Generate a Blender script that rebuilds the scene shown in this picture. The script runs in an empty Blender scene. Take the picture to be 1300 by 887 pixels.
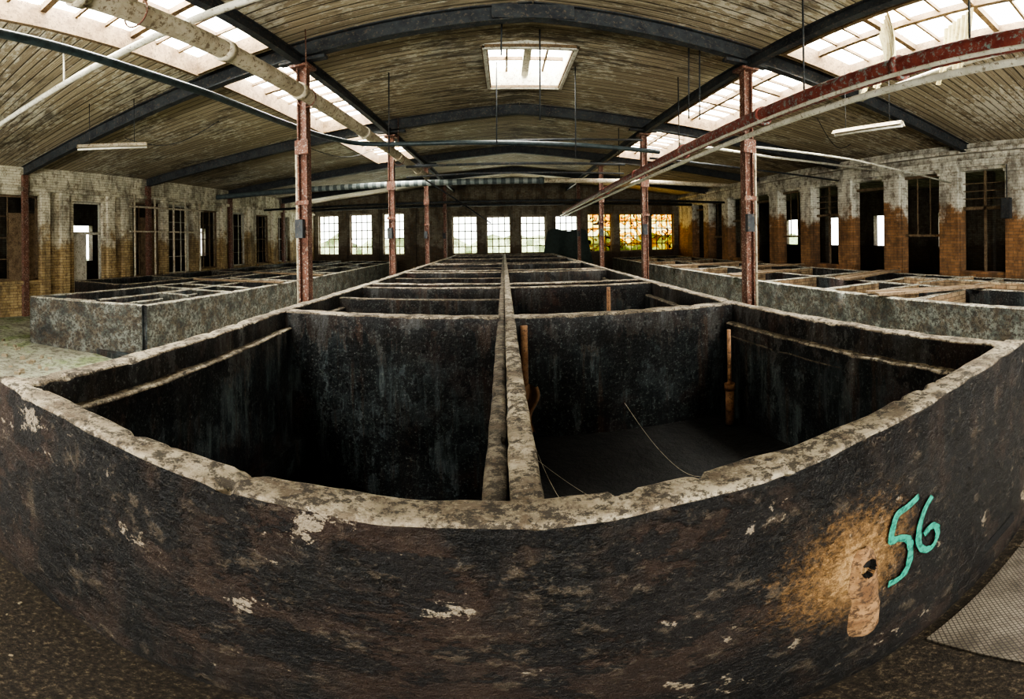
import bpy, math, random
from mathutils import Vector, Matrix, noise
random.seed(7)
sc = bpy.context.scene

# ---------------------------------------------------------------- helpers
class MB:
    def __init__(s): s.v=[]; s.f=[]; s.m=[]; s.sm=[]
    def face(s, idx, m=0, smooth=False): s.f.append(idx); s.m.append(m); s.sm.append(smooth)
    def box(s, x0,y0,z0,x1,y1,z1, m=0):
        b=len(s.v)
        for z in (z0,z1):
            for (x,y) in ((x0,y0),(x1,y0),(x1,y1),(x0,y1)): s.v.append((x,y,z))
        for q in ((0,3,2,1),(4,5,6,7),(0,1,5,4),(1,2,6,5),(2,3,7,6),(3,0,4,7)):
            s.face([b+i for i in q],m)
    def beam(s,p0,p1,w,h,m=0,up=(0,0,1)):
        p0=Vector(p0);p1=Vector(p1);d=(p1-p0).normalized();u=Vector(up)
        n=d.cross(u)
        if n.length<1e-4: n=d.cross(Vector((0,1,0)))
        n.normalize(); u=n.cross(d)
        b=len(s.v)
        for p in (p0,p1):
            for a,c in ((-1,-1),(1,-1),(1,1),(-1,1)): s.v.append(tuple(p+n*a*w/2+u*c*h/2))
        for q in ((0,1,2,3),(7,6,5,4),(0,4,5,1),(1,5,6,2),(2,6,7,3),(3,7,4,0)): s.face([b+i for i in q],m)
    def ibeam(s,p0,p1,w,h,m=0,up=(0,0,1),t=.018):
        p0=Vector(p0);p1=Vector(p1);d=(p1-p0).normalized();u=Vector(up)
        n=d.cross(u)
        if n.length<1e-4: n=Vector((1,0,0))
        n.normalize(); u=n.cross(d)
        s.beam(p0+u*(h/2-t/2),p1+u*(h/2-t/2),w,t,m,up)
        s.beam(p0-u*(h/2-t/2),p1-u*(h/2-t/2),w,t,m,up)
        s.beam(p0,p1,t,h-2*t,m,up)
    def tube(s,pts,r,m=0,n=14,cap=True,mf=None):
        pts=[Vector(p) for p in pts]; N=len(pts)
        rr=r if isinstance(r,(list,tuple)) else [r]*N
        t0=(pts[1]-pts[0]).normalized()
        a=Vector((0,0,1)) if abs(t0.z)<.9 else Vector((1,0,0))
        u=t0.cross(a).normalized(); b=len(s.v); pt=t0
        for i,p in enumerate(pts):
            if i==0:t=t0
            elif i==N-1:t=(pts[i]-pts[i-1]).normalized()
            else:t=((pts[i+1]-pts[i]).normalized()+(pts[i]-pts[i-1]).normalized()).normalized()
            ax=pt.cross(t)
            if ax.length>1e-6: u=Matrix.Rotation(pt.angle(t),3,ax)@u
            pt=t; w=t.cross(u).normalized(); u=w.cross(t).normalized()
            for k in range(n):
                an=2*math.pi*k/n
                s.v.append(tuple(p+(u*math.cos(an)+w*math.sin(an))*rr[i]))
        for i in range(N-1):
            mm=m if mf is None else mf(i)
            for k in range(n):
                k2=(k+1)%n
                s.face([b+i*n+k,b+i*n+k2,b+(i+1)*n+k2,b+(i+1)*n+k],mm,True)
        if cap:
            s.face([b+k for k in range(n)][::-1],m); s.face([b+(N-1)*n+k for k in range(n)],m)
    def wall(s,p0,p1,t,z0,z1,mA=0,mB=0,mT=1,step=.12,jit=.004,zoff=0,zs=4):
        """vat wall : p0->p1, A = left side, B = right side, worn chipped rim"""
        p0=Vector((p0[0],p0[1],0));p1=Vector((p1[0],p1[1],0)); d=p1-p0; L=d.length; d.normalize()
        n=Vector((-d.y,d.x,0)); z1=z1+zoff; h=t/2
        prof=[(h,z0+(z1-.05-z0)*i/zs,mA) for i in range(zs)]
        prof+=[(h,z1-.026,mA),(h+.002,z1-.014,mT),(h-.002,z1-.004,mT),(h-.012,z1,mT)]
        prof+=[(h*.4,z1+.001,mT),(-h*.4,z1+.001,mT)]
        prof+=[(-h+.012,z1,mT),(-h+.002,z1-.004,mT),(-h-.002,z1-.014,mT),(-h,z1-.026,mB)]
        prof+=[(-h,z0+(z1-.05-z0)*i/zs,mB) for i in range(zs-1,-1,-1)]
        K=max(1,int(L/step)); b=len(s.v); P=len(prof)
        edge={zs+1:1,zs+2:1,zs+3:1,P-zs-2:1,P-zs-3:1,P-zs-4:1}
        for k in range(K+1):
            c=p0+d*(L*k/K)
            for j,(o,z,mm) in enumerate(prof):
                q=c+n*o+Vector((0,0,z))
                e=jit*(1.6 if zs<=j<P-zs else 1)
                nn=noise.noise(q*4.3)+.6*noise.noise(q*13.)
                ch=0
                if j in edge:
                    cn=noise.noise(Vector((c.x,c.y,1 if o>0 else 7))*9)+.5*noise.noise(Vector((c.x,c.y,3 if o>0 else 5))*24)
                    ch=max(0,cn-.34)*.07*min(1,t/.12)
                q=q+n*(1 if o>0 else -1)*(nn*e-ch*.7)+Vector((0,0,(noise.noise(q*5+Vector((9,3,1)))*e-ch) if zs<=j<P-zs else 0))
                s.v.append(tuple(q))
        for k in range(K):
            for j in range(P-1):
                mm=prof[j][2] if j<P//2 else prof[j+1][2]
                s.face([b+k*P+j+1,b+k*P+j,b+(k+1)*P+j,b+(k+1)*P+j+1],mm,True)
        s.face([b+j for j in range(P)][::-1],mA); s.face([b+K*P+j for j in range(P)],mA)
    def obj(s,name,mats,parent=None,bevel=0):
        me=bpy.data.meshes.new(name); me.from_pydata(s.v,[],s.f)
        for m in mats: me.materials.append(m)
        me.polygons.foreach_set('material_index',s.m); me.polygons.foreach_set('use_smooth',s.sm)
        me.update()
        o=bpy.data.objects.new(name,me); sc.collection.objects.link(o)
        if parent: o.parent=parent
        if bevel:
            md=o.modifiers.new('bevel','BEVEL'); md.width=bevel; md.segments=2; md.limit_method='ANGLE'
        return o
def empty(name):
    o=bpy.data.objects.new(name,None); sc.collection.objects.link(o); return o

class NT:
    def __init__(s,name):
        s.mat=bpy.data.materials.new(name); s.mat.use_nodes=True; s.t=s.mat.node_tree; s.t.nodes.clear()
        s.out=s.n('ShaderNodeOutputMaterial'); s.b=s.n('ShaderNodeBsdfPrincipled')
        s.l(s.b.outputs[0],s.out.inputs[0]); s.tc=s.n('ShaderNodeTexCoord').outputs['Object']
        s.sep=s.n('ShaderNodeSeparateXYZ'); s.l(s.tc,s.sep.inputs[0])
    def n(s,t): return s.t.nodes.new(t)
    def l(s,a,b): s.t.links.new(a,b)
    def put(s,v,sock):
        if hasattr(v,'is_output'): s.l(v,sock)
        else:
            if isinstance(v,tuple) and len(v)==3 and sock.type=='RGBA': v=v+(1,)
            sock.default_value=v
    def map(s,scale,loc=(0,0,0),vec=None):
        m=s.n('ShaderNodeMapping'); s.l(vec or s.tc,m.inputs[0]); m.inputs['Scale'].default_value=scale; m.inputs['Location'].default_value=loc
        return m.outputs[0]
    def noise(s,scale,detail=6,rough=.6,vec=None,dist=0):
        m=s.n('ShaderNodeTexNoise'); s.l(vec or s.tc,m.inputs['Vector']); m.inputs['Scale'].default_value=scale
        m.inputs['Detail'].default_value=min(detail,6); m.inputs['Roughness'].default_value=rough; m.inputs['Distortion'].default_value=dist
        return m.outputs[0]
    def ramp(s,fac,stops):
        r=s.n('ShaderNodeValToRGB'); s.l(fac,r.inputs[0]); e=r.color_ramp.elements
        while len(e)<len(stops): e.new(.5)
        for el,(p,c) in zip(e,stops):
            el.position=p; el.color=(c,c,c,1) if isinstance(c,(int,float)) else tuple(c)+(1,)
        return r.outputs[0]
    def mix(s,f,a,b,mode='MIX'):
        m=s.n('ShaderNodeMix'); m.data_type='RGBA'; m.blend_type=mode
        s.put(f,m.inputs[0]); s.put(a,m.inputs[6]); s.put(b,m.inputs[7]); return m.outputs[2]
    def math(s,op,a,b=0.,c=None):
        m=s.n('ShaderNodeMath'); m.operation=op; s.put(a,m.inputs[0]); s.put(b,m.inputs[1])
        if c is not None: s.put(c,m.inputs[2])
        return m.outputs[0]
    def comb(s,x,y,z=0.):
        m=s.n('ShaderNodeCombineXYZ'); s.put(x,m.inputs[0]);s.put(y,m.inputs[1]);s.put(z,m.inputs[2]); return m.outputs[0]
    def bump(s,h,st=.4,dist=.02):
        b=s.n('ShaderNodeBump'); s.l(h,b.inputs['Height']); b.inputs['Strength'].default_value=st; b.inputs['Distance'].default_value=dist
        s.l(b.outputs[0],s.b.inputs['Normal'])
    def fin(s,col,rough=.8,metal=0.):
        s.put(col,s.b.inputs['Base Color']); s.put(rough,s.b.inputs['Roughness']); s.put(metal,s.b.inputs['Metallic']); return s.mat

def m_vat_outer():
    k=NT('vat_outer_tarred'); n1=k.noise(1.5,6,.62); st=k.noise(3,5,.6,k.map((2.4,2.4,.3)))
    base=k.ramp(n1,[(.36,(.003,.0032,.004)),(.50,(.008,.0075,.007)),(.58,(.026,.014,.009)),(.70,(.013,.010,.009))])
    base=k.mix(k.ramp(st,[(.48,0),(.66,.6)]),base,(.040,.024,.016))
    zf=k.math('ADD',k.sep.outputs[2],k.math('MULTIPLY',k.math('SUBTRACT',k.noise(5,6,.75),.5),.9))
    base=k.mix(k.ramp(zf,[(1.0,0),(1.16,.6)]),base,(.036,.036,.036))
    fl=k.noise(3.2,6,.72,k.map((1,1,1.3),(5,2,8))); base=k.mix(k.ramp(fl,[(.505,0),(.52,.85)]),base,(.0035,.0037,.0042))
    sc_=k.noise(7,6,.76); base=k.mix(k.ramp(sc_,[(.58,0),(.62,.7)]),base,(.085,.066,.046))
    base=k.mix(k.ramp(k.noise(3.1,6,.8),[(.62,0),(.635,.85)]),base,(.30,.25,.18))
    fleck=k.noise(48,5,.75); base=k.mix(k.ramp(fleck,[(.58,0),(.645,.5)]),base,(.13,.11,.08))
    vs=k.n('ShaderNodeVectorMath'); vs.operation='DISTANCE'; k.l(k.tc,vs.inputs[0]); vs.inputs[1].default_value=(1.02,.97,.62)
    dn=k.math('ADD',vs.outputs['Value'],k.math('MULTIPLY',k.math('SUBTRACT',k.noise(30,8,.88),.5),1.1))
    base=k.mix(k.ramp(dn,[(.05,.92),(.36,0)]),base,(.33,.185,.07))
    base=k.mix(k.ramp(dn,[(.02,.6),(.14,0)]),base,(.48,.34,.18))
    k.bump(k.math('ADD',k.math('ADD',k.noise(14,9,.75),k.math('MULTIPLY',sc_,1.6)),k.ramp(fl,[(.505,0),(.52,.35)])),1,.03)
    return k.fin(base,k.ramp(n1,[(.3,.32),(.7,.6)]))
def m_vat_inner():
    k=NT('vat_inner_black'); n1=k.noise(1.6,6,.68); st=k.noise(2.0,6,.72,k.map((3.5,3.5,.4)))
    base=k.ramp(n1,[(.38,(.0025,.0035,.0045)),(.50,(.008,.012,.014)),(.62,(.034,.043,.047))])
    base=k.mix(k.ramp(st,[(.48,0),(.61,.65)]),base,(.11,.135,.14))
    st2=k.noise(2.0,6,.65,k.map((4.5,4.5,.22),(3,8,2))); base=k.mix(k.ramp(st2,[(.54,0),(.63,.65)]),base,(.055,.028,.016))
    zf=k.math('ADD',k.sep.outputs[2],k.math('MULTIPLY',k.math('SUBTRACT',st,.5),1.8))
    base=k.mix(k.ramp(zf,[(.92,0),(1.08,.8),(1.2,.35)]),base,(.060,.032,.019))
    base=k.mix(k.ramp(k.noise(.9,4,.6,k.map((1,1,1),(4,7,1))),[(.54,0),(.64,.6)]),base,(.045,.014,.009))
    base=k.mix(k.ramp(k.noise(2.6,6,.72,k.map((1,1,.7),(1,9,3))),[(.50,0),(.52,.8)]),base,(.0035,.004,.005))
    fl=k.noise(42,6,.78); base=k.mix(k.ramp(fl,[(.56,0),(.625,.5)]),base,(.19,.215,.205))
    k.bump(k.noise(16,9,.7),.9,.02)
    return k.fin(base,k.ramp(n1,[(.3,.35),(.7,.7)]))
def m_mud_shade():
    k=NT('vat_bottom_sludge'); n=k.noise(5,6,.7); k.bump(n,1,.05)  # vat sludge; the same black also paints the outlet bore's shade
    return k.fin(k.ramp(n,[(.4,(.002,.002,.002)),(.7,(.008,.007,.006))]),.8)
def m_rim(name,c1,c2,c3,d=1.):
    k=NT(name); n1=k.noise(2.4,6,.7); n2=k.noise(18,6,.8)
    base=k.ramp(n1,[(.36,c3),(.46,c1),(.56,c2),(.66,c3)])
    base=k.mix(k.ramp(k.noise(5,6,.8),[(.48,0),(.56,.75*d)]),base,(.070,.048,.028))
    base=k.mix(k.ramp(n2,[(.45,.9*d),(.51,0)]),base,(.025,.019,.013))
    base=k.mix(k.ramp(k.noise(60,6,.8),[(.55,0),(.64,.5)]),base,c2)
    k.bump(k.math('ADD',n2,n1),1,.016); return k.fin(base,.85)
def brick(name,c1,c2,mort,low=None,zlow=2.7,dirt=.5,bump=-.5):
    k=NT(name); v=k.comb(k.math('ADD',k.sep.outputs[0],k.sep.outputs[1]),k.sep.outputs[2])
    def bt(a,c,m):
        b=k.n('ShaderNodeTexBrick'); k.l(v,b.inputs['Vector']); b.inputs['Scale'].default_value=1
        b.inputs['Brick Width'].default_value=.235; b.inputs['Row Height'].default_value=.078; b.inputs['Mortar Size'].default_value=.006
        b.inputs['Color1'].default_value=a+(1,); b.inputs['Color2'].default_value=c+(1,); b.inputs['Mortar'].default_value=m+(1,); return b
    b=bt(c1,c2,mort); col=b.outputs[0]
    if low:
        b2=bt(*low)
        zz=k.math('ADD',k.sep.outputs[2],k.math('MULTIPLY',k.math('SUBTRACT',k.noise(1.3,6,.7),.5),2.6))
        col=k.mix(k.ramp(k.math('MULTIPLY',zz,.2),[(zlow*.2-.03,0),(zlow*.2+.03,1)]),b2.outputs[0],col)
    n1=k.noise(1.2,6,.7,k.map((1.6,1.6,.5)))
    col=k.mix(k.ramp(n1,[(.46,0),(.63,dirt)]),col,(.042,.030,.020))
    col=k.mix(k.ramp(k.noise(6,6,.75),[(.51,0),(.61,dirt)]),col,(.11,.07,.038))
    k.bump(k.math('ADD',b.outputs['Fac'],k.math('MULTIPLY',k.noise(30,5,.6),-.5)),bump,.012)
    return k.fin(col,.9)
def m_roof():
    k=NT('roof_boards'); X,Y=k.sep.outputs[0],k.sep.outputs[1]
    yb=k.math('DIVIDE',Y,.165); fy=k.math('FRACT',k.math('ADD',yb,200.)); iy=k.math('FLOOR',yb)
    wn=k.n('ShaderNodeTexWhiteNoise'); wn.noise_dimensions='1D'; k.l(iy,wn.inputs['W'])
    g=k.noise(3,6,.65,k.map((.12,14,1)))
    base=k.ramp(g,[(.36,(.19,.15,.095)),(.5,(.34,.285,.195)),(.64,(.48,.42,.31))])
    base=k.mix(k.math('MULTIPLY',wn.outputs['Value'],.5),base,(.13,.10,.065))
    big=k.noise(.7,4,.6); pt=k.noise(9,6,.78,k.map((.6,1.4,1)))
    pp=k.math('ADD',pt,k.math('MULTIPLY',k.math('SUBTRACT',big,.5),.8))
    base=k.mix(k.ramp(pp,[(.54,0),(.585,.7)]),base,(.62,.585,.48))
    dk=k.math('ADD',k.noise(3.2,6,.75,k.map((.4,1.3,1),(3,3,3))),k.math('MULTIPLY',k.math('SUBTRACT',k.noise(.35,3,.6),.5),.8))
    base=k.mix(k.ramp(dk,[(.51,0),(.66,.8)]),base,(.060,.044,.029))
    gap=k.ramp(fy,[(.0,1),(.09,0),(.90,0),(.97,1)]); base=k.mix(k.math('MULTIPLY',gap,.92),base,(.012,.009,.006))
    k.bump(k.math('SUBTRACT',pt,gap),.6,.02); return k.fin(base,.85)
def m_metal(name,c1,c2,c3,sc1=6,rough=.7,thr=.55):
    k=NT(name); n1=k.noise(sc1,9,.7); n2=k.noise(sc1*5,6,.75)
    base=k.ramp(n1,[(.38,c1),(.58,c2)]); base=k.mix(k.ramp(n2,[(thr,0),(thr+.06,.85)]),base,c3)
    k.bump(n2,.5,.006); return k.fin(base,rough)
def m_floor():
    k=NT('floor_concrete'); n1=k.noise(.8,6,.62); n2=k.noise(9,6,.8)
    base=k.ramp(n1,[(.38,(.17,.16,.12)),(.48,(.27,.28,.21)),(.56,(.15,.19,.085)),(.66,(.38,.38,.31))])
    base=k.mix(k.ramp(n2,[(.48,0),(.58,.75)]),base,(.05,.042,.03)); k.bump(n2,.8,.02); return k.fin(base,.9)
def m_soil():
    k=NT('floor_soil'); n2=k.noise(40,6,.8); base=k.ramp(n2,[(.42,(.016,.012,.008)),(.55,(.045,.033,.021)),(.64,(.15,.115,.075))])
    k.bump(n2,1,.02); return k.fin(base,.95)
def m_plate():
    k=NT('chequer_plate'); w=[]
    for r in (45,-45):
        m=k.n('ShaderNodeMapping'); k.l(k.tc,m.inputs[0]); m.inputs['Rotation'].default_value=(0,0,math.radians(r))
        v=k.n('ShaderNodeTexWave'); k.l(m.outputs[0],v.inputs['Vector']); v.inputs['Scale'].default_value=16; w.append(v.outputs[1])
    h=k.math('MAXIMUM',w[0],w[1]); n=k.noise(3,6,.75)
    base=k.mix(k.ramp(h,[(.75,0),(.95,.85)]),k.ramp(n,[(.42,(.07,.058,.042)),(.60,(.19,.165,.13))]),(.025,.02,.016))
    k.bump(h,-.6,.01); return k.fin(base,.6,.2)
def m_plain(name,c,r=.6,metal=0.):
    k=NT(name); n=k.noise(7,7,.7); base=k.mix(k.ramp(n,[(.45,0),(.65,.6)]),c,tuple(x*.4 for x in c)); return k.fin(base,r,metal)
def m_glass(name,tint,dirt,dirtcol,scale=3,thr=.5):
    k=NT(name); tr=k.n('ShaderNodeBsdfTransparent'); tr.inputs[0].default_value=tint+(1,)
    tl=k.n('ShaderNodeBsdfTranslucent'); tl.inputs[0].default_value=dirtcol+(1,)
    mx=k.n('ShaderNodeMixShader'); n=k.noise(scale,5,.7)
    k.l(k.math('MULTIPLY',k.ramp(n,[(thr-.12,.15),(thr+.1,1)]),dirt),mx.inputs[0]); k.l(tr.outputs[0],mx.inputs[1]); k.l(tl.outputs[0],mx.inputs[2])
    k.l(mx.outputs[0],k.out.inputs[0]); return k.mat
def m_grafglass():
    k=NT('graffiti_glass'); v=k.comb(k.sep.outputs[0],k.sep.outputs[2]); n=k.noise(1.3,1,.4,v,1.8)
    c=k.ramp(n,[(.36,(.55,.45,.12)),(.41,(.01,.005,.003)),(.45,(.44,.13,.002)),(.50,(.52,.25,.004)),(.56,(.03,.004,.003)),(.60,(.55,.48,.25))])
    e=[x for x in k.t.nodes if x.type=='VALTORGB'][0]; e.color_ramp.interpolation='CONSTANT'
    tl=k.n('ShaderNodeBsdfTransparent'); k.l(c,tl.inputs[0]); k.l(tl.outputs[0],k.out.inputs[0]); return k.mat

OUT=m_vat_outer(); INN=m_vat_inner(); MUD_SHADE=m_mud_shade()
RIM=m_rim('rim_worn_concrete',(.22,.185,.13),(.35,.305,.225),(.11,.087,.058))
RIMD=m_rim('rim_dark_concrete',(.10,.085,.06),(.17,.145,.105),(.045,.036,.025))
RIM2=m_rim('rim_pale_concrete',(.34,.325,.26),(.48,.46,.38),(.17,.145,.11),.85)
SIDE=m_rim('vat_side_mouldy',(.055,.060,.054),(.15,.158,.138),(.014,.016,.016),1)
VBR=brick('vat_brick',(.42,.32,.20),(.30,.20,.12),(.12,.09,.06),dirt=.65)
WALL=brick('painted_brick',(.74,.72,.63),(.66,.63,.54),(.46,.43,.36),low=((.36,.19,.085),(.23,.12,.055),(.15,.105,.07)),zlow=2.60,dirt=.65)
WALLL=brick('limewashed_brick',(.68,.64,.51),(.58,.54,.41),(.34,.30,.22),low=((.43,.33,.18),(.31,.22,.105),(.15,.11,.07)),zlow=2.2,dirt=.65)
DBR=brick('stained_brick',(.24,.215,.17),(.17,.148,.11),(.09,.073,.055),low=((.12,.10,.07),(.085,.06,.043),(.06,.045,.035)),zlow=1.6,dirt=.75)
ROOF=m_roof(); FLOOR=m_floor(); SOIL=m_soil(); PLATE=m_plate()
STEEL=m_metal('dark_roof_steel',(.011,.014,.019),(.034,.039,.043),(.10,.075,.055),4)
REDST=m_metal('rust_red_steel',(.070,.028,.018),(.14,.058,.037),(.40,.36,.30),8,.75,.55)
REDTEAL=m_metal('peeling_red_paint',(.11,.014,.010),(.19,.045,.032),(.16,.26,.25),4,.6,.53)
PALE=m_metal('pale_painted_pipe',(.42,.40,.33),(.58,.56,.48),(.15,.12,.08),5,.6,.55)
LAG=m_metal('pipe_lagging',(.33,.28,.20),(.47,.42,.32),(.14,.10,.065),4,.9,.53)
BLK=m_metal('black_cable_rubber',(.01,.018,.02),(.03,.045,.05),(.08,.08,.07),9,.45,.62)
WRAP=m_metal('dark_pipe_wrap',(.045,.06,.065),(.08,.10,.10),(.2,.2,.18),9,.7,.58)
WRAP2=m_metal('grey_pipe_wrap',(.17,.20,.195),(.26,.28,.27),(.10,.09,.08),9,.7,.58)
ORG=m_metal('rusty_orange_pipe',(.19,.09,.04),(.30,.17,.09),(.09,.05,.03),8,.8,.52)
WOOD=m_metal('old_brown_timber',(.13,.09,.055),(.24,.175,.11),(.07,.047,.03),6,.85,.53)
SKYW=m_metal('skylight_timber',(.10,.065,.035),(.18,.125,.07),(.05,.034,.02),6,.85,.53)
WHITEW=m_metal('flaking_white_timber',(.40,.38,.31),(.55,.53,.45),(.14,.11,.07),5,.8,.54)
GLS=m_glass('dirty_skylight_glass',(.97,.98,1),.6,(.75,.70,.54),1.8,.50)
GLW=m_glass('window_glass_grimy',(.9,.94,.88),.25,(.6,.65,.45),3,.5)
GRAF=m_grafglass()

FY=22.8; XL=-10.8; XR=9.8; RX=.4; BY=-5.0
def zr(x): return 5.2-(RX-x)*.089 if x<RX else 5.2-(x-RX)*.092

# ---------------------------------------------------------------- floor
b=MB()
b.box(XL-5,BY-.3,-.6,0,.98,0,1)
b.box(XL-5,.98,-.6,-2.35,FY,0,0)
b.box(-2.35,21.12,-.6,0,FY,0,0)
b.box(0,21.12,-.6,XR+7,FY,-.28,0)
b.box(2.46,1.1,-.6,XR+7,21.12,-.28,0)
b.box(0,BY-.3,-.6,XR+7,1.1,-.29,1)
b.obj('floor',[FLOOR,SOIL])
b=MB()
for i in range(4):
    for j in range(3):
        b.box(1.36+i*1.0,.93-1.0*(j+1)+.012,-.29,1.36+i*1.0+.99,.93-1.0*j,-.272)
b.obj('chequer_plate_walkway',[PLATE])
# ---------------------------------------------------------------- central vats
b=MB(); RZ=1.26; Z0=-.3
FA=(-2.15,.945); FB=(2.70,1.085)
b.wall(FA,FB,.13,Z0,RZ,2,0,1,.02,.006,0,9)
b.wall((-2.03,.95),(-2.33,4.05),.13,Z0,RZ,0,2,1,.04,.006,-.003,8)
b.wall((-2.33,4.05),(-2.34,21.1),.13,Z0,RZ,0,2,1,.1,.006,-.003)
b.wall((2.60,1.08),(2.41,4.05),.13,Z0,RZ,2,0,1,.04,.006,-.003,8)
b.wall((2.41,4.05),(2.36,21.1),.13,Z0,RZ,2,0,1,.1,.006,-.003)
b.wall((-.036,1.02),(-.055,21.1),.066,-1.0,RZ,2,2,4,.05,.003,-.035,5)
b.wall((.047,1.02),(.02,21.1),.088,-1.0,RZ,2,2,1,.05,.003,-.005,5)
b.beam((.005,1.0,.1),(-.02,21.0,.1),.06,2.19,2)
ys=[4.12,7.2,10.3,13.4,16.5,19.3,21.05]
for i,y in enumerate(ys):
    for (a,c) in ((-2.3,-.06),(.06,2.38)):
        b.wall((a,y),(c,y),.17,-1.0,RZ,2,2,1,.05 if i<2 else .2,.007,-.008,6)
    if i>0:
        for (a,c) in ((-2.3,-.06),(.06,2.38)):
            b.wall((a,y-.55),(c,y-.55),.12,-.6,RZ,2,2,1,.2,.005,-.012)
for y in (5.6,8.7,11.9,15):
    b.wall((-2.3,y),(-.06,y),.07,-.6,RZ,2,2,4,.2,.004,-.05)
def ledge(p0,p1,w,z,m=4): b.wall(p0,p1,w,-.9,z,2,2,m,.04,.006,0,6)
ledge((-1.94,1.12),(-2.22,4.0),.09,1.08,1)
ledge((2.46,1.25),(2.31,4.0),.10,1.06,1)
ledge((-2.22,4.25),(-2.26,20.9),.1,1.08); ledge((2.28,4.25),(2.26,20.9),.1,1.06)
ledge((2.40,1.9),(2.28,4.0),.05,.93,4)
b.box(-2.3,1.0,-1.0,.0,4.1,-.9,3); b.box(.0,1.0,-.1,2.45,4.1,-.02,3)
b.box(-2.25,4.1,-.1,2.3,21,0.0,3)
b.box(-2.1,1.0,-1.0,.0,1.05,-.2,2); b.box(-2.4,1.0,-1.0,-2.05,4.1,-.2,2)
vo=b.obj('concrete_vat_block',[OUT,RIM,INN,MUD_SHADE,RIMD])

def vat(name,xl,xr,y0l,y0r,y1,rz,parts,mid,mats,z0=-.28,t=.15,fl=.1,extra=None):
    b=MB()
    b.wall((xl,y0l),(xr,y0r),t,z0,rz,2,0,1,.08,.007)
    b.wall((xl,y0l),(xl,y1),t,z0,rz,0,2,1,.1,.007,-.003); b.wall((xr,y0r),(xr,y1),t,z0,rz,2,0,1,.1,.007,-.003)
    b.wall((xl,y1),(xr,y1),t,z0,rz,0,2,1,.3,.006,-.006)
    for m in mid: b.wall((m,max(y0l,y0r)-.1),(m,y1),.14,z0,rz,2,2,1,.15,.006,-.008)
    for p in parts: b.wall((xl,p),(xr,p),.18,z0,rz,3,3,1,.12,.008,-.014)
    b.box(xl,min(y0l,y0r)+.5,fl-.1,xr,y1,fl,2)
    if extra: extra(b)
    return b.obj(name,mats)
def exl(b):
    b.wall((-7.5,4.6),(-6.8,4.9),.09,.1,.96,3,3,1,.1,.006,-.06); b.wall((-6.4,6.2),(-5.6,6.2),.12,.1,.96,3,3,1,.1,.006,.03)
    b.wall((-6.3,5.0),(-6.3,7.2),.08,.1,.96,3,3,1,.1,.006,-.08)
vat('concrete_vat_block.001',-7.75,-5.42,3.95,4.85,21,.96,[7.4,8.3,10.4,13.4,16.4,19],[-6.6],[SIDE,RIM2,INN,SIDE],z0=0,extra=exl)
vat('concrete_vat_block.002',-10.2,-8.45,6.6,6.8,21,.98,[9.5,12.5,15.5,18.5],[],[OUT,RIM,INN,SIDE],z0=0)
def exr(b):
    b.wall((5.9,4.9),(7.0,4.9),.1,.1,.97,3,3,1,.1,.006,.02); b.wall((7.2,5.0),(8.8,4.6),.12,.1,.97,3,3,1,.1,.006,.03)
    b.wall((8.0,1.4),(8.0,5.9),.16,.1,.97,3,3,1,.1,.006,.03)
vat('brick_vat_block',5.46,8.9,1.0,1.0,21,.97,[3.9,6.0,8.0,10.2,12.4,14.6,16.8,19],[7.1],[SIDE,RIM2,INN,VBR],extra=exr)
for n_,(p,q,w) in enumerate([((5.3,4.5,1.015),(7.3,3.4,1.02),.2),((6.6,6.5,1.02),(9.1,7.0,1.02),.24),((5.3,9.0,1.015),(7.4,9.5,1.015),.2),((7.0,11.2,1.02),(9.1,10.9,1.02),.22),((5.3,12.9,1.02),(9.0,13.2,1.02),.22)]):
    b=MB(); b.beam(p,q,w,.04,0); b.beam((p[0]+.1,p[1]+.3,p[2]),(q[0]-.3,q[1]+.28,q[2]),w*.8,.035,0); b.obj('timber_planks',[WOOD])
for p,q in (((-7.9,9.0,1.0),(-5.3,9.3,1.0)),((-7.9,12.0,1.0),(-5.3,11.7,1.0))):
    b=MB(); b.beam(p,q,.2,.04,0); b.obj('timber_planks',[WOOD])

# outlet boss on the vat front: clay half-pipe with a bore near the top
def fy(x): return FA[1]-.065+(FB[1]-FA[1])/(FB[0]-FA[0])*(x-FA[0])
TAN=m_metal('clay_outlet',(.13,.068,.030),(.27,.16,.078),(.04,.024,.014),7,.9,.50)
b=MB(); cx=1.055; cz=.60; BW=.080
def bw(z):
    if z<.16: return BW*math.sqrt(max(0,1-((.16-z)/.09)**2))
    return BW if z<.55 else BW*math.sqrt(max(0,1-((z-.55)/.17)**2))
zz=[.07+.01*i for i in range(10)]+[.17+.03*i for i in range(11)]+[.50+.0065*i for i in range(34)]
NN=40; rows=[]
for z in zz:
    r=[]
    for j in range(NN+1):
        a=math.pi*j/NN; w=bw(z)*(1+.18*noise.noise(Vector((z*9,j*.18,2)))); x=cx-w*math.cos(a); dep=.040*math.sin(a)*(bw(z)/BW)**.5
        h=math.hypot((x-cx)/.036,(z-cz)/.050)
        y=fy(x)+.012-dep
        if h<1.: y=fy(x)+.008
        elif h<1.35: y-=.007*math.sin((h-1)/.35*math.pi)
        r.append(len(b.v)); b.v.append((x,y,z))
    rows.append(r)
for i in range(len(rows)-1):
    for j in range(NN):
        P=[rows[i][j],rows[i][j+1],rows[i+1][j+1],rows[i+1][j]]
        hx=sum(b.v[q][0] for q in P)/4; hz=sum(b.v[q][2] for q in P)/4; h=math.hypot((hx-cx)/.036,(hz-cz)/.050)
        b.face(P,1 if h<1.08 else 0,h>1.5)  # shallow recess coloured near black as the bore's inner shade
b.obj('outlet_boss',[TAN,MUD_SHADE],vo)
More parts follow.
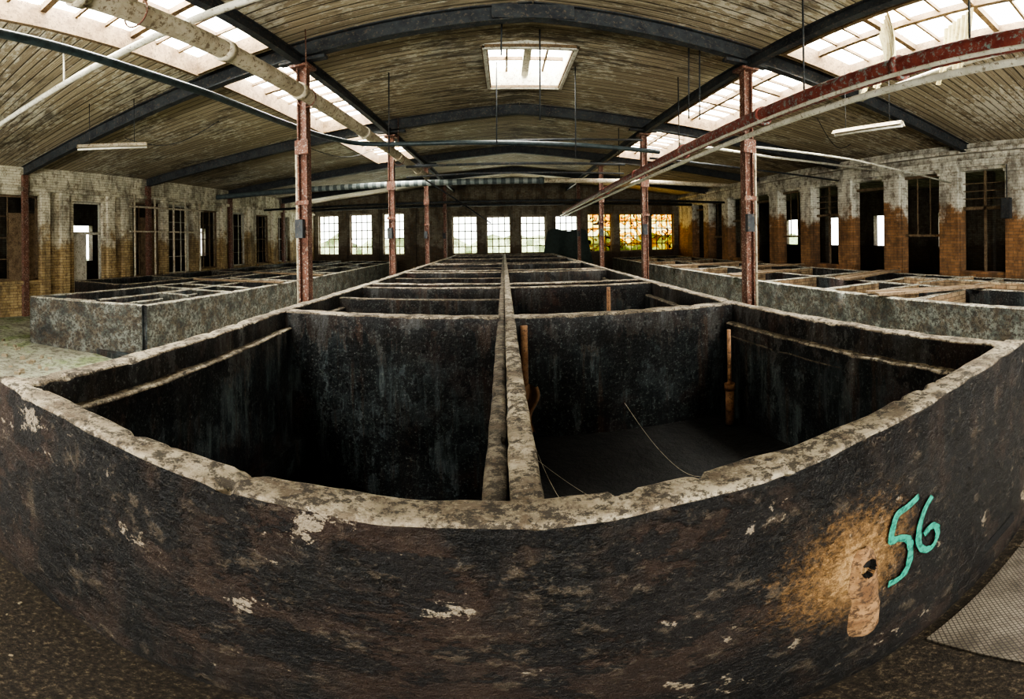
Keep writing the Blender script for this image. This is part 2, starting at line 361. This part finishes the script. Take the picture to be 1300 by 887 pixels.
# flat near-black disc, paints the shade inside the bore
b=MB(); N=32; y_=fy(cx)+.004
b.v=[(cx+.036*math.cos(2*math.pi*k/N),y_-.006,cz+.050*math.sin(2*math.pi*k/N)) for k in range(N)]
b.face(list(range(N))); b.obj('outlet_bore',[MUD_SHADE],vo)

k=NT('green_spray_paint'); gm=k.fin(k.mix(k.ramp(k.noise(30,6,.78),[(.48,0),(.58,.8)]),(.02,.26,.18),(.012,.035,.028)),.6)
def smoothp(P,n=8):
    R=[]
    for i in range(len(P)-1):
        p0=P[max(i-1,0)];p1=P[i];p2=P[i+1];p3=P[min(i+2,len(P)-1)]
        for j in range(n):
            t=j/n
            R.append(tuple(.5*((2*p1[c])+(-p0[c]+p2[c])*t+(2*p0[c]-5*p1[c]+4*p2[c]-p3[c])*t*t+(-p0[c]+3*p1[c]-3*p2[c]+p3[c])*t**3) for c in range(len(p1))))
    R.append(tuple(P[-1])); return R
b=MB()
for P,w in (([(1.39,.81),(1.31,.795),(1.245,.79),(1.215,.73),(1.205,.66),(1.26,.635),(1.31,.59),(1.325,.52),(1.31,.42),(1.26,.365),(1.18,.375)],.042),
          ([(1.49,.75),(1.43,.70),(1.39,.61),(1.385,.51),(1.42,.44),(1.48,.41),(1.525,.45),(1.525,.52),(1.48,.56),(1.425,.54)],.040)):
    S=smoothp(P,8); base=len(b.v)
    for i,(x,z) in enumerate(S):
        a=S[max(i-1,0)];c=S[min(i+1,len(S)-1)]; dx,dz=c[0]-a[0],c[1]-a[1]; L=math.hypot(dx,dz); nx,nz=-dz/L,dx/L
        ww=w*(.48+.18*noise.noise(Vector((x*30,z*30,0))))
        for sg in (-1,1):
            X=x+nx*ww*sg; b.v.append((X,fy(X)-.010,z+nz*ww*sg))
    for i in range(len(S)-1): b.face([base+2*i,base+2*i+1,base+2*i+3,base+2*i+2])
b.obj('graffiti_number',[gm],vo)

b=MB(); b.tube([(.17,3.98,1.18),(.17,3.97,.9),(.17,3.97,.35)],.035,0,14); b.tube([(.17,3.97,.52),(.17,3.97,.46)],.045,0,14); b.obj('drain_pipe',[ORG])
b=MB(); b.tube([(2.12,3.7,1.05),(2.12,3.7,.5),(2.12,3.7,0.0)],.02,0,12); b.tube([(2.12,3.7,.42),(2.12,3.7,0.0)],.045,0,14); b.tube([(2.12,3.7,.47),(2.12,3.7,.40)],.055,0,14); b.obj('drain_pipe.001',[ORG])
b=MB(); b.tube([(1.55,6.3,1.24),(1.55,6.3,.2)],.03,0,12); b.obj('drain_pipe.002',[ORG])
b=MB()
for i in range(13):
    for j in range(13):
        u,v=i/12,j/12; b.v.append((.13+.15*u*(1-.3*v)+.03*math.sin(v*7),3.86-.05*math.sin(u*9+v*3)-.1*v*u,.62-.42*v-.06*u*v))
for i in range(12):
    for j in range(12): q=i*13+j; b.face([q,q+1,q+14,q+13],0,True)
b.obj('hanging_rag',[m_plain('rag_cloth',(.20,.11,.055),.9)])
b=MB()
for P in ([(.18,3.5,.3),(.35,2.7,.05),(.6,2.35,.02),(.9,2.3,.03)],[(1.1,3.9,.35),(1.2,3.3,.12),(1.3,2.9,.03),(1.5,2.8,.02)],[(.2,3.2,.2),(.6,2.7,.03),(.9,2.4,.02)]):
    b.tube(smoothp(P,6),.0018,0,6)
b.obj('loose_wire',[LAG])

# ---------------------------------------------------------------- walls
def wall_open(b,axis,c0,c1,a0,a1,z0,z1,ops,m=0):
    ops=sorted(ops); cur=a0
    def bx(s,e,zb,zt):
        if e-s<1e-4 or zt-zb<1e-4: return
        if axis=='x': b.box(s,c0,zb,e,c1,zt,m)
        else: b.box(c0,s,zb,c1,e,zt,m)
    for (s,e,zb,zt) in ops:
        bx(cur,s,z0,z1); bx(s,e,z0,zb); bx(s,e,zt,z1); cur=e
    bx(cur,a1,z0,z1)
far=[(-9.9,1.25,1.2,3.5),(-7.9,1.3,1.2,3.5),(-6.0,1.2,1.2,3.5),(-2.09,1.35,1.2,3.25),(-.29,1.3,1.2,3.2),(1.55,1.35,1.2,3.2),(3.35,1.25,1.2,3.2),(5.17,1.35,1.2,3.3),(6.99,1.4,1.2,3.3),(8.84,1.35,1.2,3.3)]
b=MB(); wall_open(b,'x',FY,FY+.35,XL-.3,XR+.3,-.3,4.0,[(x-w/2,x+w/2,zb,zt) for x,w,zb,zt in far])
i0=len(b.v); b.v+=[(XL-.3,FY,4.0),(XR+.3,FY,4.0),(XR+.3,FY,zr(XR)+.1),(RX,FY,5.3),(XL-.3,FY,zr(XL)+.1)]; b.face([i0,i0+1,i0+2,i0+3,i0+4])
for x,w,zb,zt in far: b.box(x-w/2-.1,FY-.06,zb-.12,x+w/2+.1,FY+.02,zb)
for x in (-8.9,-7,-4.9,-3.4,-1.2,.65,2.45,4.25,6.1,7.9): b.box(x-.18,FY-.12,-.28,x+.18,FY,3.9)
b.obj('wall_back',[DBR])
for i,(x,w,zb,zt) in enumerate(far):
    b=MB(); y=FY+.14; fr=.06
    b.box(x-w/2,y,zb,x-w/2+fr,y+.06,zt); b.box(x+w/2-fr,y,zb,x+w/2,y+.06,zt); b.box(x-w/2,y,zb,x+w/2,y+.06,zb+fr); b.box(x-w/2,y,zt-fr,x+w/2,y+.06,zt)
    for j in range(1,4): b.box(x-w/2+w*j/4-.025,y+.01,zb,x-w/2+w*j/4+.025,y+.045,zt)
    nr=5
    for j in range(1,nr): zz_=zb+(zt-zb)*j/nr; b.box(x-w/2,y+.01,zz_-.025,x+w/2,y+.045,zz_+.025)
    for a in range(4):
        for c in range(nr):
            if random.random()<.15 and i<7: continue
            g=len(b.v); xa=x-w/2+w*a/4; za=zb+(zt-zb)*c/nr; zc=zb+(zt-zb)*(c+1)/nr
            b.v+=[(xa,y+.03,za),(xa+w/4,y+.03,za),(xa+w/4,y+.03,zc),(xa,y+.03,zc)]; b.face([g,g+1,g+2,g+3],1)
    b.obj('window_%d'%(i+1),[WOOD, GRAF if i>=7 else GLW])
ops=[]; P0=3.55
for i in range(-4,10):
    s=P0+.62+1.9*i
    ops.append((s,s+1.28,1.0 if (i<-1 or i%3==0) else .0,3.62))
ops=[o for o in ops if o[0]>BY+.3 and o[1]<FY-.3]
b=MB(); wall_open(b,'y',XR,XR+.3,BY,FY,-.3,zr(XR)+.04,ops)
b.box(XR-.12,BY,3.70,XR,FY,3.88); b.box(XR-.16,BY,4.06,XR,FY,4.16)
for i in range(-4,10):
    s=P0+1.9*i
    if s>BY+.3 and s+.8<FY:
        b.box(XR-.10,s+.03,-.28,XR,s+.59,3.70); b.box(XR-.14,s,3.52,XR,s+.62,3.60)
b.obj('wall_right',[WALL])
b=MB()
for i,(s,e,zb,zt) in enumerate(ops):
    x=XR+.15
    if i%3==1:
        b.box(x,s,2.6,x+.06,e,2.68); b.box(x,(s+e)/2-.03,zb,x+.06,(s+e)/2+.03,zt)
        for q in range(1,4): b.box(x+.01,s,2.68+.2*q,x+.04,e,2.7+.2*q)
    elif i%3==2:
        b.box(x,s,1.9,x+.06,e,1.97); b.box(x,s,zt-.08,x+.06,e,zt)
        for q in (1,2): yy=s+(e-s)*q/3; b.box(x+.01,yy-.015,1.9,x+.04,yy+.015,zt)
    else: b.box(x,s,zt-.3,x+.08,e,zt-.22)
b.obj('timber_window_frames',[WOOD])
lops=[(-3,-1.6,1,3.4),(.2,1.4,1,3.4),(2.6,3.7,1.0,3.35),(4.35,5.75,1.0,3.4),(6.9,8.0,0.0,3.3),(9.2,10.5,.9,3.4),(10.9,12.1,.9,3.4),(12.6,13.8,1.0,3.3),(14.6,15.8,1.0,3.3),(16.6,17.8,1.0,3.3),(18.6,19.8,1.0,3.3),(20.6,21.8,1,3.3)]
b=MB(); wall_open(b,'y',XL-.3,XL,BY,FY,-.2,4.24,lops)
b.box(XL,BY,3.5,XL+.10,FY,3.62)
for y in (1.9,4.0,5.85,6.5,8.2,8.8,10.6,12.2,14.0,16,18): b.box(XL,y-.1,0,XL+.12,y+.18,3.5)
for s,e,zb,zt in lops:
    if zb>.5: b.box(XL-.02,s-.06,zb-.09,XL+.13,e+.06,zb)
b.obj('wall_left',[WALLL])
for i,(s,e,zb,zt) in enumerate(lops):
    b=MB(); x=XL-.2
    b.box(x,s,zb,x+.07,s+.06,zt); b.box(x,e-.06,zb,x+.07,e,zt); b.box(x,s,zt-.06,x+.07,e,zt); b.box(x,s,zb,x+.07,e,zb+.06)
    if i==4:
        b.box(x+.02,s+.06,0,x+.06,(s+e)/2,2.3); b.box(x,s,2.3,x+.07,e,2.38); nm='door_1'
    else:
        for q in (1,2): yy=s+(e-s)*q/3; b.box(x+.01,yy-.015,zb,x+.05,yy+.015,zt)
        for q in (1,2,3): zz_=zb+(zt-zb)*q/4; b.box(x+.01,s,zz_-.015,x+.05,e,zz_+.015)
        if i in (3,5): b.box(x+.02,s+.5,zb,x+.04,e-.06,zt-.5)
        nm='window_%d'%(11+i)
    b.obj(nm,[WOOD if i%2 else WHITEW])
b=MB(); bo=[(x,x+1.9,1.0,3.6) for x in (-9.8,-7.2,-4.6,-2.0,.6,3.2,5.8)]
wall_open(b,'x',BY-.35,BY,XL-.3,XR+.3,-.3,5.4,bo); b.obj('wall_front',[WALL])
b=MB(); wall_open(b,'y',XR+6.5,XR+6.8,BY,FY+.3,-.3,4.2,[(y,y+1.2,1.4,2.9) for y in (-2,1.5,5.2,9,12.8,16.5,20.0)])
b.box(XR+.3,FY,-.3,XR+6.8,FY+.3,4.2); b.box(XR+.3,BY-.3,-.3,XR+6.8,BY,4.2)
for y in (2,6,10,14,18): b.box(XR+3.2,y,-.28,XR+3.45,y+.25,4.1)
b.obj('wall_right_outer',[DBR])
b=MB(); wall_open(b,'y',XL-4.6,XL-4.3,BY,FY+.3,-.2,4.2,[(y,y+1.1,1.3,2.8) for y in (9.5,17)])
b.box(XL-4.6,FY,-.2,XL-.3,FY+.3,4.2); b.box(XL-4.6,BY-.3,-.2,XL-.3,BY,4.2); b.obj('wall_left_outer',[DBR])
b=MB(); b.box(XR+.3,BY-.3,4.05,XR+6.8,FY+.3,4.2); b.box(XL-4.6,BY-.3,4.05,XL-.3,FY+.3,4.2); b.obj('ceiling_side_halls',[ROOF])

# ---------------------------------------------------------------- roof
SKY=[(-4.25,-2.85),(3.8,5.2)]; SY=[(-4.3,.2),(1.0,4.95),(5.55,9.55),(10.2,14.2)]
holes=[(a,c,s,e) for a,c in SKY for s,e in SY]+[(-.25,1.15,6.45,8.4)]
xs=sorted({XL-.4,XR+.4,RX,-.25,1.15,-4.25,-2.85,3.8,5.2}); yy=sorted({BY-.35,FY+.35}|{v for s,e in SY for v in (s,e)}|{6.45,8.4})
b=MB(); T=.16
for i in range(len(xs)-1):
    for j in range(len(yy)-1):
        x0,x1,y0,y1=xs[i],xs[i+1],yy[j],yy[j+1]; cx_,cy=(x0+x1)/2,(y0+y1)/2
        if any(h[0]<cx_<h[1] and h[2]<cy<h[3] for h in holes): continue
        g=len(b.v)
        for dz in (0,T):
            for x,y in ((x0,y0),(x1,y0),(x1,y1),(x0,y1)): b.v.append((x,y,zr(x)+dz))
        for q in ((0,3,2,1),(4,5,6,7),(0,1,5,4),(1,2,6,5),(2,3,7,6),(3,0,4,7)): b.face([g+q_ for q_ in q])
b.obj('ceiling',[ROOF])
n=0
for a,c in SKY:
    for s,e in SY:
        n+=1; b=MB(); z=lambda x:zr(x)+.05
        b.beam((a,s,z(a)),(a,e,z(a)),.06,.34,0); b.beam((c,s,z(c)),(c,e,z(c)),.06,.34,0)
        b.beam((a,s,z(a)),(c,s,z(c)),.06,.3,0); b.beam((a,e,z(a)),(c,e,z(c)),.06,.3,0)
        K=int((e-s)/.42)
        for i in range(1,K):
            y=s+(e-s)*i/K; b.beam((a,y,z(a)+.12),(c,y,z(c)+.12),.035 if i%3 else .08,.05 if i%3 else .12,0)
        mid=(a+c)/2; b.beam((mid,s,z(mid)+.1),(mid,e,z(mid)+.1),.07,.1,0)
        if a>0: b.beam((c+.03,s,z(c)-.2),(c+.03,e,z(c)-.2),.04,.16,2)
        for i in range(K):
            for h in range(2):
                if random.random()<.22: continue
                x0=a+(c-a)*h/2; x1=a+(c-a)*(h+1)/2; y0=s+(e-s)*i/K;y1=s+(e-s)*(i+1)/K; g=len(b.v)
                b.v+=[(x0,y0,z(x0)+.15),(x1,y0,z(x1)+.15),(x1,y1,z(x1)+.15),(x0,y1,z(x0)+.15)]; b.face([g,g+1,g+2,g+3],1)
        b.obj('skylight_%d'%n,[SKYW,GLS,WHITEW])
n+=1; b=MB(); x0,x1,y0,y1=-.25,1.15,6.45,8.4
for p,q in (((x0,y0),(x1,y0)),((x1,y0),(x1,y1)),((x1,y1),(x0,y1)),((x0,y1),(x0,y0))):
    b.beam((p[0],p[1],5.3),(q[0],q[1],5.3),.06,.5,2)
    b.beam((p[0],p[1],5.10),(q[0],q[1],5.10),.10,.05,0)
b.beam((RX+.05,y0,5.44),(RX+.05,y1,5.44),.13,.2,2)
for i in (1,2): yv=y0+(y1-y0)*i/3; b.beam((x0,yv,5.46),(x1,yv,5.46),.045,.07,0)
b.beam((x0+.35,y0,5.46),(x0+.35,y1,5.46),.035,.06,0); b.beam((x1-.35,y0,5.46),(x1-.35,y1,5.46),.035,.06,0)
g=len(b.v); b.v+=[(x0,y0,5.52),(x1,y0,5.52),(x1,y1,5.52),(x0,y1,5.52)]; b.face([g,g+1,g+2,g+3],1)
b.obj('skylight_%d'%n,[SKYW,GLS,WHITEW])

TY=[.4,5.25,9.85,14.5,19.0]
for y in TY:
    b=MB(); dz=.13
    b.ibeam((XL,y,zr(XL)-dz),(RX,y,zr(RX)-dz),.14,.26,0); b.ibeam((RX,y,zr(RX)-dz),(XR,y,zr(XR)-dz),.14,.26,0)
    b.beam((RX-.5,y-.08,zr(RX)-.16),(RX+.5,y-.08,zr(RX)-.17),.012,.22,0)
    for cx in (-2.62,3.35): b.beam((cx-.35,y,zr(cx)-.3),(cx+.35,y,zr(cx)-.3),.12,.05,0)
    b.obj('roof_beam',[STEEL])
for cx in (-2.62,3.35):
    b=MB(); b.ibeam((cx,BY,zr(cx)-.33),(cx,FY,zr(cx)-.33),.10,.16,0); b.obj('roof_girder',[STEEL])
for cx in (-2.62,3.35):
    for y in TY[1:]:
        e=empty('steel_column'); b=MB(); zt=zr(cx)-.42; zf=0 if cx<0 else -.28
        b.box(cx-.07,y-.07,zf,cx-.052,y+.07,zt); b.box(cx+.052,y-.07,zf,cx+.07,y+.07,zt); b.box(cx-.052,y-.012,zf,cx+.052,y+.012,zt)
        b.box(cx-.14,y-.14,zt-.02,cx+.14,y+.14,zt+.02); b.box(cx-.16,y-.16,zf,cx+.16,y+.16,zf+.03)
        b.box(cx-.1,y-.09,3.2,cx+.1,y-.07,3.4); b.box(cx-.1,y-.09,2.5,cx+.1,y-.07,2.56)
        b.box(cx-.085,y-.14,2.05,cx+.03,y-.07,2.3,1)
        b.obj('shaft',[REDST,STEEL],e)
        if y<6:
            b=MB(); sx=.13 if cx>0 else -.11
            b.tube([(cx+sx,y-.02,zf),(cx+sx,y-.02,2.9),(cx+sx,y-.02,3.3)],.018,0,10); b.obj('conduit',[LAG],e)
b=MB()
for y in TY[1:]: b.box(XL+.0,y-.08,0,XL+.14,y+.08,zr(XL)-.25)
b.obj('wall_post',[REDST])

# ---------------------------------------------------------------- pipes
def line(p,q,n): return [tuple(p[i]+(q[i]-p[i])*k/n for i in range(3)) for k in range(n+1)]
e=empty('lagged_steam_pipe'); b=MB(); b.tube(line((-2.40,BY+.05,3.84),(-2.40,13.5,4.02),60),.095,0,20)
for y in (1.6,3.2,4.7,7.2,9.6,12): b.tube([(-2.40,y-.05,3.89+y*.009),(-2.40,y+.05,3.89+y*.009)],.115,0,20)
b.obj('lagging',[LAG],e)
b=MB()
for y in (2.1,4.9,9.7):
    b.tube([(-2.40,y,4.0),(-2.40,y,zr(-2.4)-.01)],.009,0,8)
    b.tube([(-2.40+.13*math.cos(a),y,3.90+.13*math.sin(a)) for a in [i*math.pi/10 for i in range(21)]],.008,0,6)
b.obj('hangers',[REDST],e)
e=empty('water_pipe'); b=MB(); b.tube(line((XL+.01,2.75,4.0),(-1.3,2.75,4.10),10)+[(-1.2,2.75,4.18),(-1.2,2.75,zr(-1.2)-.01)],.04,0,16)
b.tube([(-4.5,2.75,4.02),(-4.5,2.75,zr(-4.5)-.01)],.012,0,8); b.tube([(-6.9,2.75,3.6),(-6.9,2.75,zr(-6.9)-.01)],.02,0,8)
b.obj('pipe',[PALE],e)
P=smoothp([(-2.95,-4.9,3.85),(-2.95,.5,3.74),(-2.92,2.4,3.66),(-2.9,3.6,3.66),(-2.85,5.0,3.66),(-2.75,6.4,3.72),(-2.2,7.2,3.72),(-.5,7.4,3.70),(1.5,7.5,3.66),(2.9,7.6,3.62)],8)
b=MB(); b.tube(P,.042,0,14); b.obj('heavy_black_cable',[BLK])
b=MB(); L=line((XL+.02,13.7,3.86),(1.2,13.7,3.86),170); b.tube(L,.10,0,18,True,lambda i:3 if (i//2)%2 and i>60 else 0)
b.tube(line((1.2,13.7,3.86),(7.9,13.7,3.84),8),.08,2,16)
b.tube([(1.15,13.7,3.86),(1.3,13.7,3.86)],.12,0,18)
b.obj('insulated_pipe',[WRAP,PALE,LAG,WRAP2])
e=empty('peeling_red_pipe'); b=MB(); b.tube(line((3.05,BY+.05,3.66),(3.05,21.5,3.28),50),.10,0,20)
for y in (.9,2.3,4.4,6.8,9.5,12.5): b.tube([(3.05,y-.03,3.58-y*.0138),(3.05,y+.03,3.58-y*.0138)],.125,0,18)
b.obj('pipe',[REDTEAL],e)
b=MB()
for y in (1.6,3.6,7,11): b.tube([(3.05,y,3.6),(3.05,y,zr(3.05))],.011,0,8)
b.obj('hangers',[STEEL],e)
b=MB(); b.tube(line((3.05,BY+.05,3.46),(3.05,21.5,3.10),20),.035,0,12); b.tube(line((2.86,BY+.05,3.50),(2.86,21.5,3.13),20),.02,0,10); b.obj('condensate_pipe',[PALE])
e=empty('hanger_rods'); b=MB()
for (x,y,z) in ((.53,6.0,3.7),(1.25,7.3,3.4),(-.1,7.2,3.6),(2.55,5.5,3.7),(2.72,5.5,3.7),(-1.9,7.0,3.5),(.0,5.5,4.5)):
    b.tube([(x,y,z),(x+.02,y,zr(x)-.01)],.011,0,8)
b.obj('rods',[STEEL],e)
e=empty('overhead_conduit'); b=MB(); b.tube([(-2.2,9.6,3.7),(2.8,9.6,3.7)],.03,0,10); b.tube([(-2.2,9.6,3.45),(-.9,9.7,3.5),(2.8,9.7,3.5)],.02,0,10)
b.tube([(-2.2,12.0,3.72),(-1.4,13.4,3.2),(-.5,16,2.6)],.025,0,10); b.tube([(3.45,9.7,3.9),(6,9.7,3.8),(9.6,9.7,3.7)],.025,0,10)
b.tube([(-10.6,17,3.5),(9.6,17,3.5)],.05,0,10); b.tube([(-10.6,20.5,3.65),(9.6,20.5,3.65)],.07,0,12)
b.tube([(-2.2,8.3,3.95),(.0,8.2,3.9),(2.8,8.3,4.0)],.022,0,10)
b.obj('conduits',[STEEL],e)
b=MB(); b.tube([(3.5,5.4,3.35),(5.8,5.5,3.4),(9.6,5.6,3.3)],.018,0,10); b.obj('sprinkler_pipe',[PALE])
b=MB(); b.tube([(3.5,8.0,3.9),(5.8,8.0,3.8),(9.6,8.1,3.85)],.03,0,10); b.obj('sprinkler_pipe.001',[PALE])
b=MB(); b.tube([(4.6,.2,4.4),(4.9,3.0,4.3),(5.4,4.9,4.35)],.035,0,12); b.tube([(5.4,4.9,4.35),(5.4,4.9,zr(5.4)-.01)],.035,0,12); b.obj('roof_drain_pipe',[PALE])
b=MB()
for x0_,y_ in ((-7.5,6.2),(6.3,7.0),(-5.2,10.8)):
    P=[(x0_+.9*i/6*2.2,y_+.15*i,zr(x0_+.9*i/6*2.2)-.05-.35*math.sin(math.pi*i/6)) for i in range(7)]
    b.tube(smoothp(P,5),.009,0,6)
b.obj('slack_cables',[STEEL])
TUBE=m_plain('tube_glass',(.75,.73,.65),.3)
def lamp(name,c,axis):
    b=MB(); d=Vector(axis).normalized(); n=Vector((-d.y,d.x,0)); c=Vector(c)
    p0=c-d*.62;p1=c+d*.62; g=len(b.v)
    for p in (p0,p1):
        for o,z in ((-.10,-.02),(-.04,.05),(.04,.05),(.10,-.02)): b.v.append(tuple(p+n*o+Vector((0,0,z))))
    for k in range(3): b.face([g+k,g+k+1,g+5+k,g+4+k])
    b.face([g,g+1,g+2,g+3]); b.face([g+4,g+5,g+6,g+7])
    b.beam(p0+Vector((0,0,.02)),p1+Vector((0,0,.02)),.06,.05,0)
    b.tube([tuple(p0+Vector((0,0,-.035))),tuple(p1+Vector((0,0,-.035)))],.018,1,10)
    for s in (-.4,.4): q=c+d*s; b.tube([tuple(q+Vector((0,0,.05))),(q.x,q.y,zr(q.x)-.01)],.006,2,6)
    b.obj(name,[LAG,TUBE,STEEL])
lamp('fluorescent_strip_lamp',(-6.0,4.65,3.76),(.75,.75,0)); lamp('fluorescent_strip_lamp.001',(5.1,4.5,3.7),(-.2,1,0))
YEL=m_metal('yellowed_plastic_sheet',(.36,.31,.14),(.50,.45,.24),(.20,.15,.07),4,.7,.56)
def sheet(name,o,u,v,n=40):
    b=MB(); o=Vector(o);u=Vector(u);v=Vector(v); w=u.cross(v).normalized()
    for i in range(n+1):
        for j in range(9):
            a=i/n;c=j/8; b.v.append(tuple(o+u*a+v*c*(1+.12*math.sin(a*9))+w*(.022*math.sin(a*42)+.12*c*c)))
    for i in range(n):
        for j in range(8): q=i*9+j; b.face([q,q+1,q+10,q+9],0,True)
    b.obj(name,[YEL])
sheet('corrugated_sheet',(3.9,3.1,4.85),(.5,.55,-.03),(.1,-.15,-.62)); sheet('corrugated_sheet.001',(4.3,2.2,4.8),(.35,.6,-.03),(.15,.1,-.7)); sheet('corrugated_sheet.002',(4.9,3.9,4.72),(.1,.5,0),(.1,.1,-.4))
b=MB(); N=28
for i in range(N+1):
    for j in range(15):
        u=i/N; v=j/14; wd=1.0+.35*v; x=3.2+(u-.5)*2*wd; y=21.75-.22*v-.06*math.sin(u*22+v*2)*v
        z=2.45-1.75*v+.10*math.sin(u*9)*(1-v)-.25*abs(u-.5)
        b.v.append((x,y,z))
for i in range(N):
    for j in range(14): q=i*15+j; b.face([q,q+1,q+16,q+15],0,True)
b.box(2.4,21.8,-.28,4.0,22.5,1.9,0)
b.obj('draped_tarpaulin',[m_plain('dark_green_canvas',(.03,.045,.04),.8)])
b=MB(); b.box(XR-.24,3.95,2.35,XR-.11,4.2,2.85); b.box(XR-.25,3.97,2.37,XR-.24,4.18,2.83); b.tube([(XR-.16,4.07,2.85),(XR-.16,4.07,3.68)],.015,0,8); b.obj('switch_box',[STEEL],None,.008)
b=MB()
for y,zt in ((9.0,3.6),(9.9,3.5),(10.8,3.5),(11.4,3.6),(12.2,3.5)): b.tube([(XL+.35,y,0),(XL+.35,y,zt)],.035,0,12)
b.beam((XL+.35,8.8,3.2),(XL+.35,12.4,3.2),.06,.06,0); b.beam((XL+.35,8.8,2.4),(XL+.35,12.4,2.4),.05,.05,0)
b.obj('pipe_rack',[LAG])
b=MB()
for i in range(160):
    x=random.uniform(-8.5,-3.2); y=random.uniform(1.2,3.6); s_=random.uniform(.012,.05); a=random.random()*3
    b.beam((x-s_*math.cos(a),y-s_*math.sin(a),s_*.5),(x+s_*math.cos(a),y+s_*math.sin(a),s_*.5),s_*1.2,s_,0)
for i in range(40):
    x=random.uniform(-2.6,-1.1); y=random.uniform(-.2,.78); s_=random.uniform(.004,.012); a=random.random()*3
    b.beam((x-s_*math.cos(a),y-s_*math.sin(a),s_*.5),(x+s_*math.cos(a),y+s_*math.sin(a),s_*.5),s_*1.2,s_,0)
b.obj('rubble_scatter',[m_plain('rubble',(.22,.18,.12),.9)])

# ---------------------------------------------------------------- outdoors
k=NT('grass'); gmt=k.fin(k.ramp(k.noise(3,6,.7),[(.35,(.16,.22,.09)),(.7,(.42,.48,.26))]),.9)
b=MB()
b.box(-60,FY+.4,-.7,60,90,-.46); b.box(-60,-60,-.7,60,BY-.5,-.46); b.box(-60,BY-.5,-.7,XL-4.7,FY+.4,-.46); b.box(XR+6.9,BY-.5,-.7,60,FY+.4,-.46)
b.obj('ground_outside',[gmt])
b=MB(); n=60
for i in range(n+1):
    for j in range(10):
        x=-30+60*i/n; z=-.5+2.6*j/9; y=36+2.5*noise.noise(Vector((x*.6,z*.9,0)))+ .5*z; z2=z+(1.2*noise.noise(Vector((x*.5,0,5))) if j>6 else 0)
        b.v.append((x,y,z2))
for i in range(n):
    for j in range(9): q=i*10+j; b.face([q,q+1,q+11,q+10],0,True)
b.obj('hedge_outside',[gmt])

# ---------------------------------------------------------------- light
w=bpy.data.worlds.new('sky'); sc.world=w; w.use_nodes=True
bg=w.node_tree.nodes['Background']; bg.inputs[0].default_value=(.97,1,.98,1); bg.inputs[1].default_value=5.0
def area(name,loc,rot,sx,sy,p,col=(1,.98,.92)):
    l=bpy.data.lights.new(name,'AREA'); l.shape='RECTANGLE'; l.size=sx; l.size_y=sy; l.energy=p; l.color=col
    o=bpy.data.objects.new(name,l); o.location=loc; o.rotation_euler=rot; sc.collection.objects.link(o)
for a,c in SKY:
    for s,e in SY: area('skylight_daylight',((a+c)/2,(s+e)/2,zr((a+c)/2)+.55),(0,0,0),1.7,e-s+.3,820)
area('skylight_daylight',(.45,7.45,5.9),(0,0,0),1.5,2.1,380)
area('window_daylight',(-1,FY+1.6,.6),(math.radians(-115),0,0),20,2.2,4200,(1,1,.93))  # area lamp outside the far windows, tilted up to brighten the ceiling
area('window_daylight',(-1,BY-1.6,.8),(math.radians(120),0,0),20,2.6,5600,(1,.99,.94))  # added fill lamp behind the camera, source unseen, tilted up for the ceiling

# ---------------------------------------------------------------- camera
F=545.
cd=bpy.data.cameras.new('camera'); cam=bpy.data.objects.new('camera',cd); sc.collection.objects.link(cam); sc.camera=cam
cd.type='PANO'
tgt=cd.cycles if hasattr(cd,'cycles') and hasattr(cd.cycles,'panorama_type') else cd
tgt.panorama_type='EQUIRECTANGULAR'
tgt.longitude_min=-640/F; tgt.longitude_max=660/F; tgt.latitude_max=303/F; tgt.latitude_min=-584/F
cam.matrix_world=Matrix.Translation((0,0,2.0))@Matrix.Rotation(math.radians(90),4,'X')@Matrix.Rotation(math.radians(-.9),4,'Z')
sc.view_settings.view_transform='AgX'
sc.view_settings.exposure=.22
try: sc.view_settings.look='AgX - High Contrast'
except Exception as ex: print(ex)
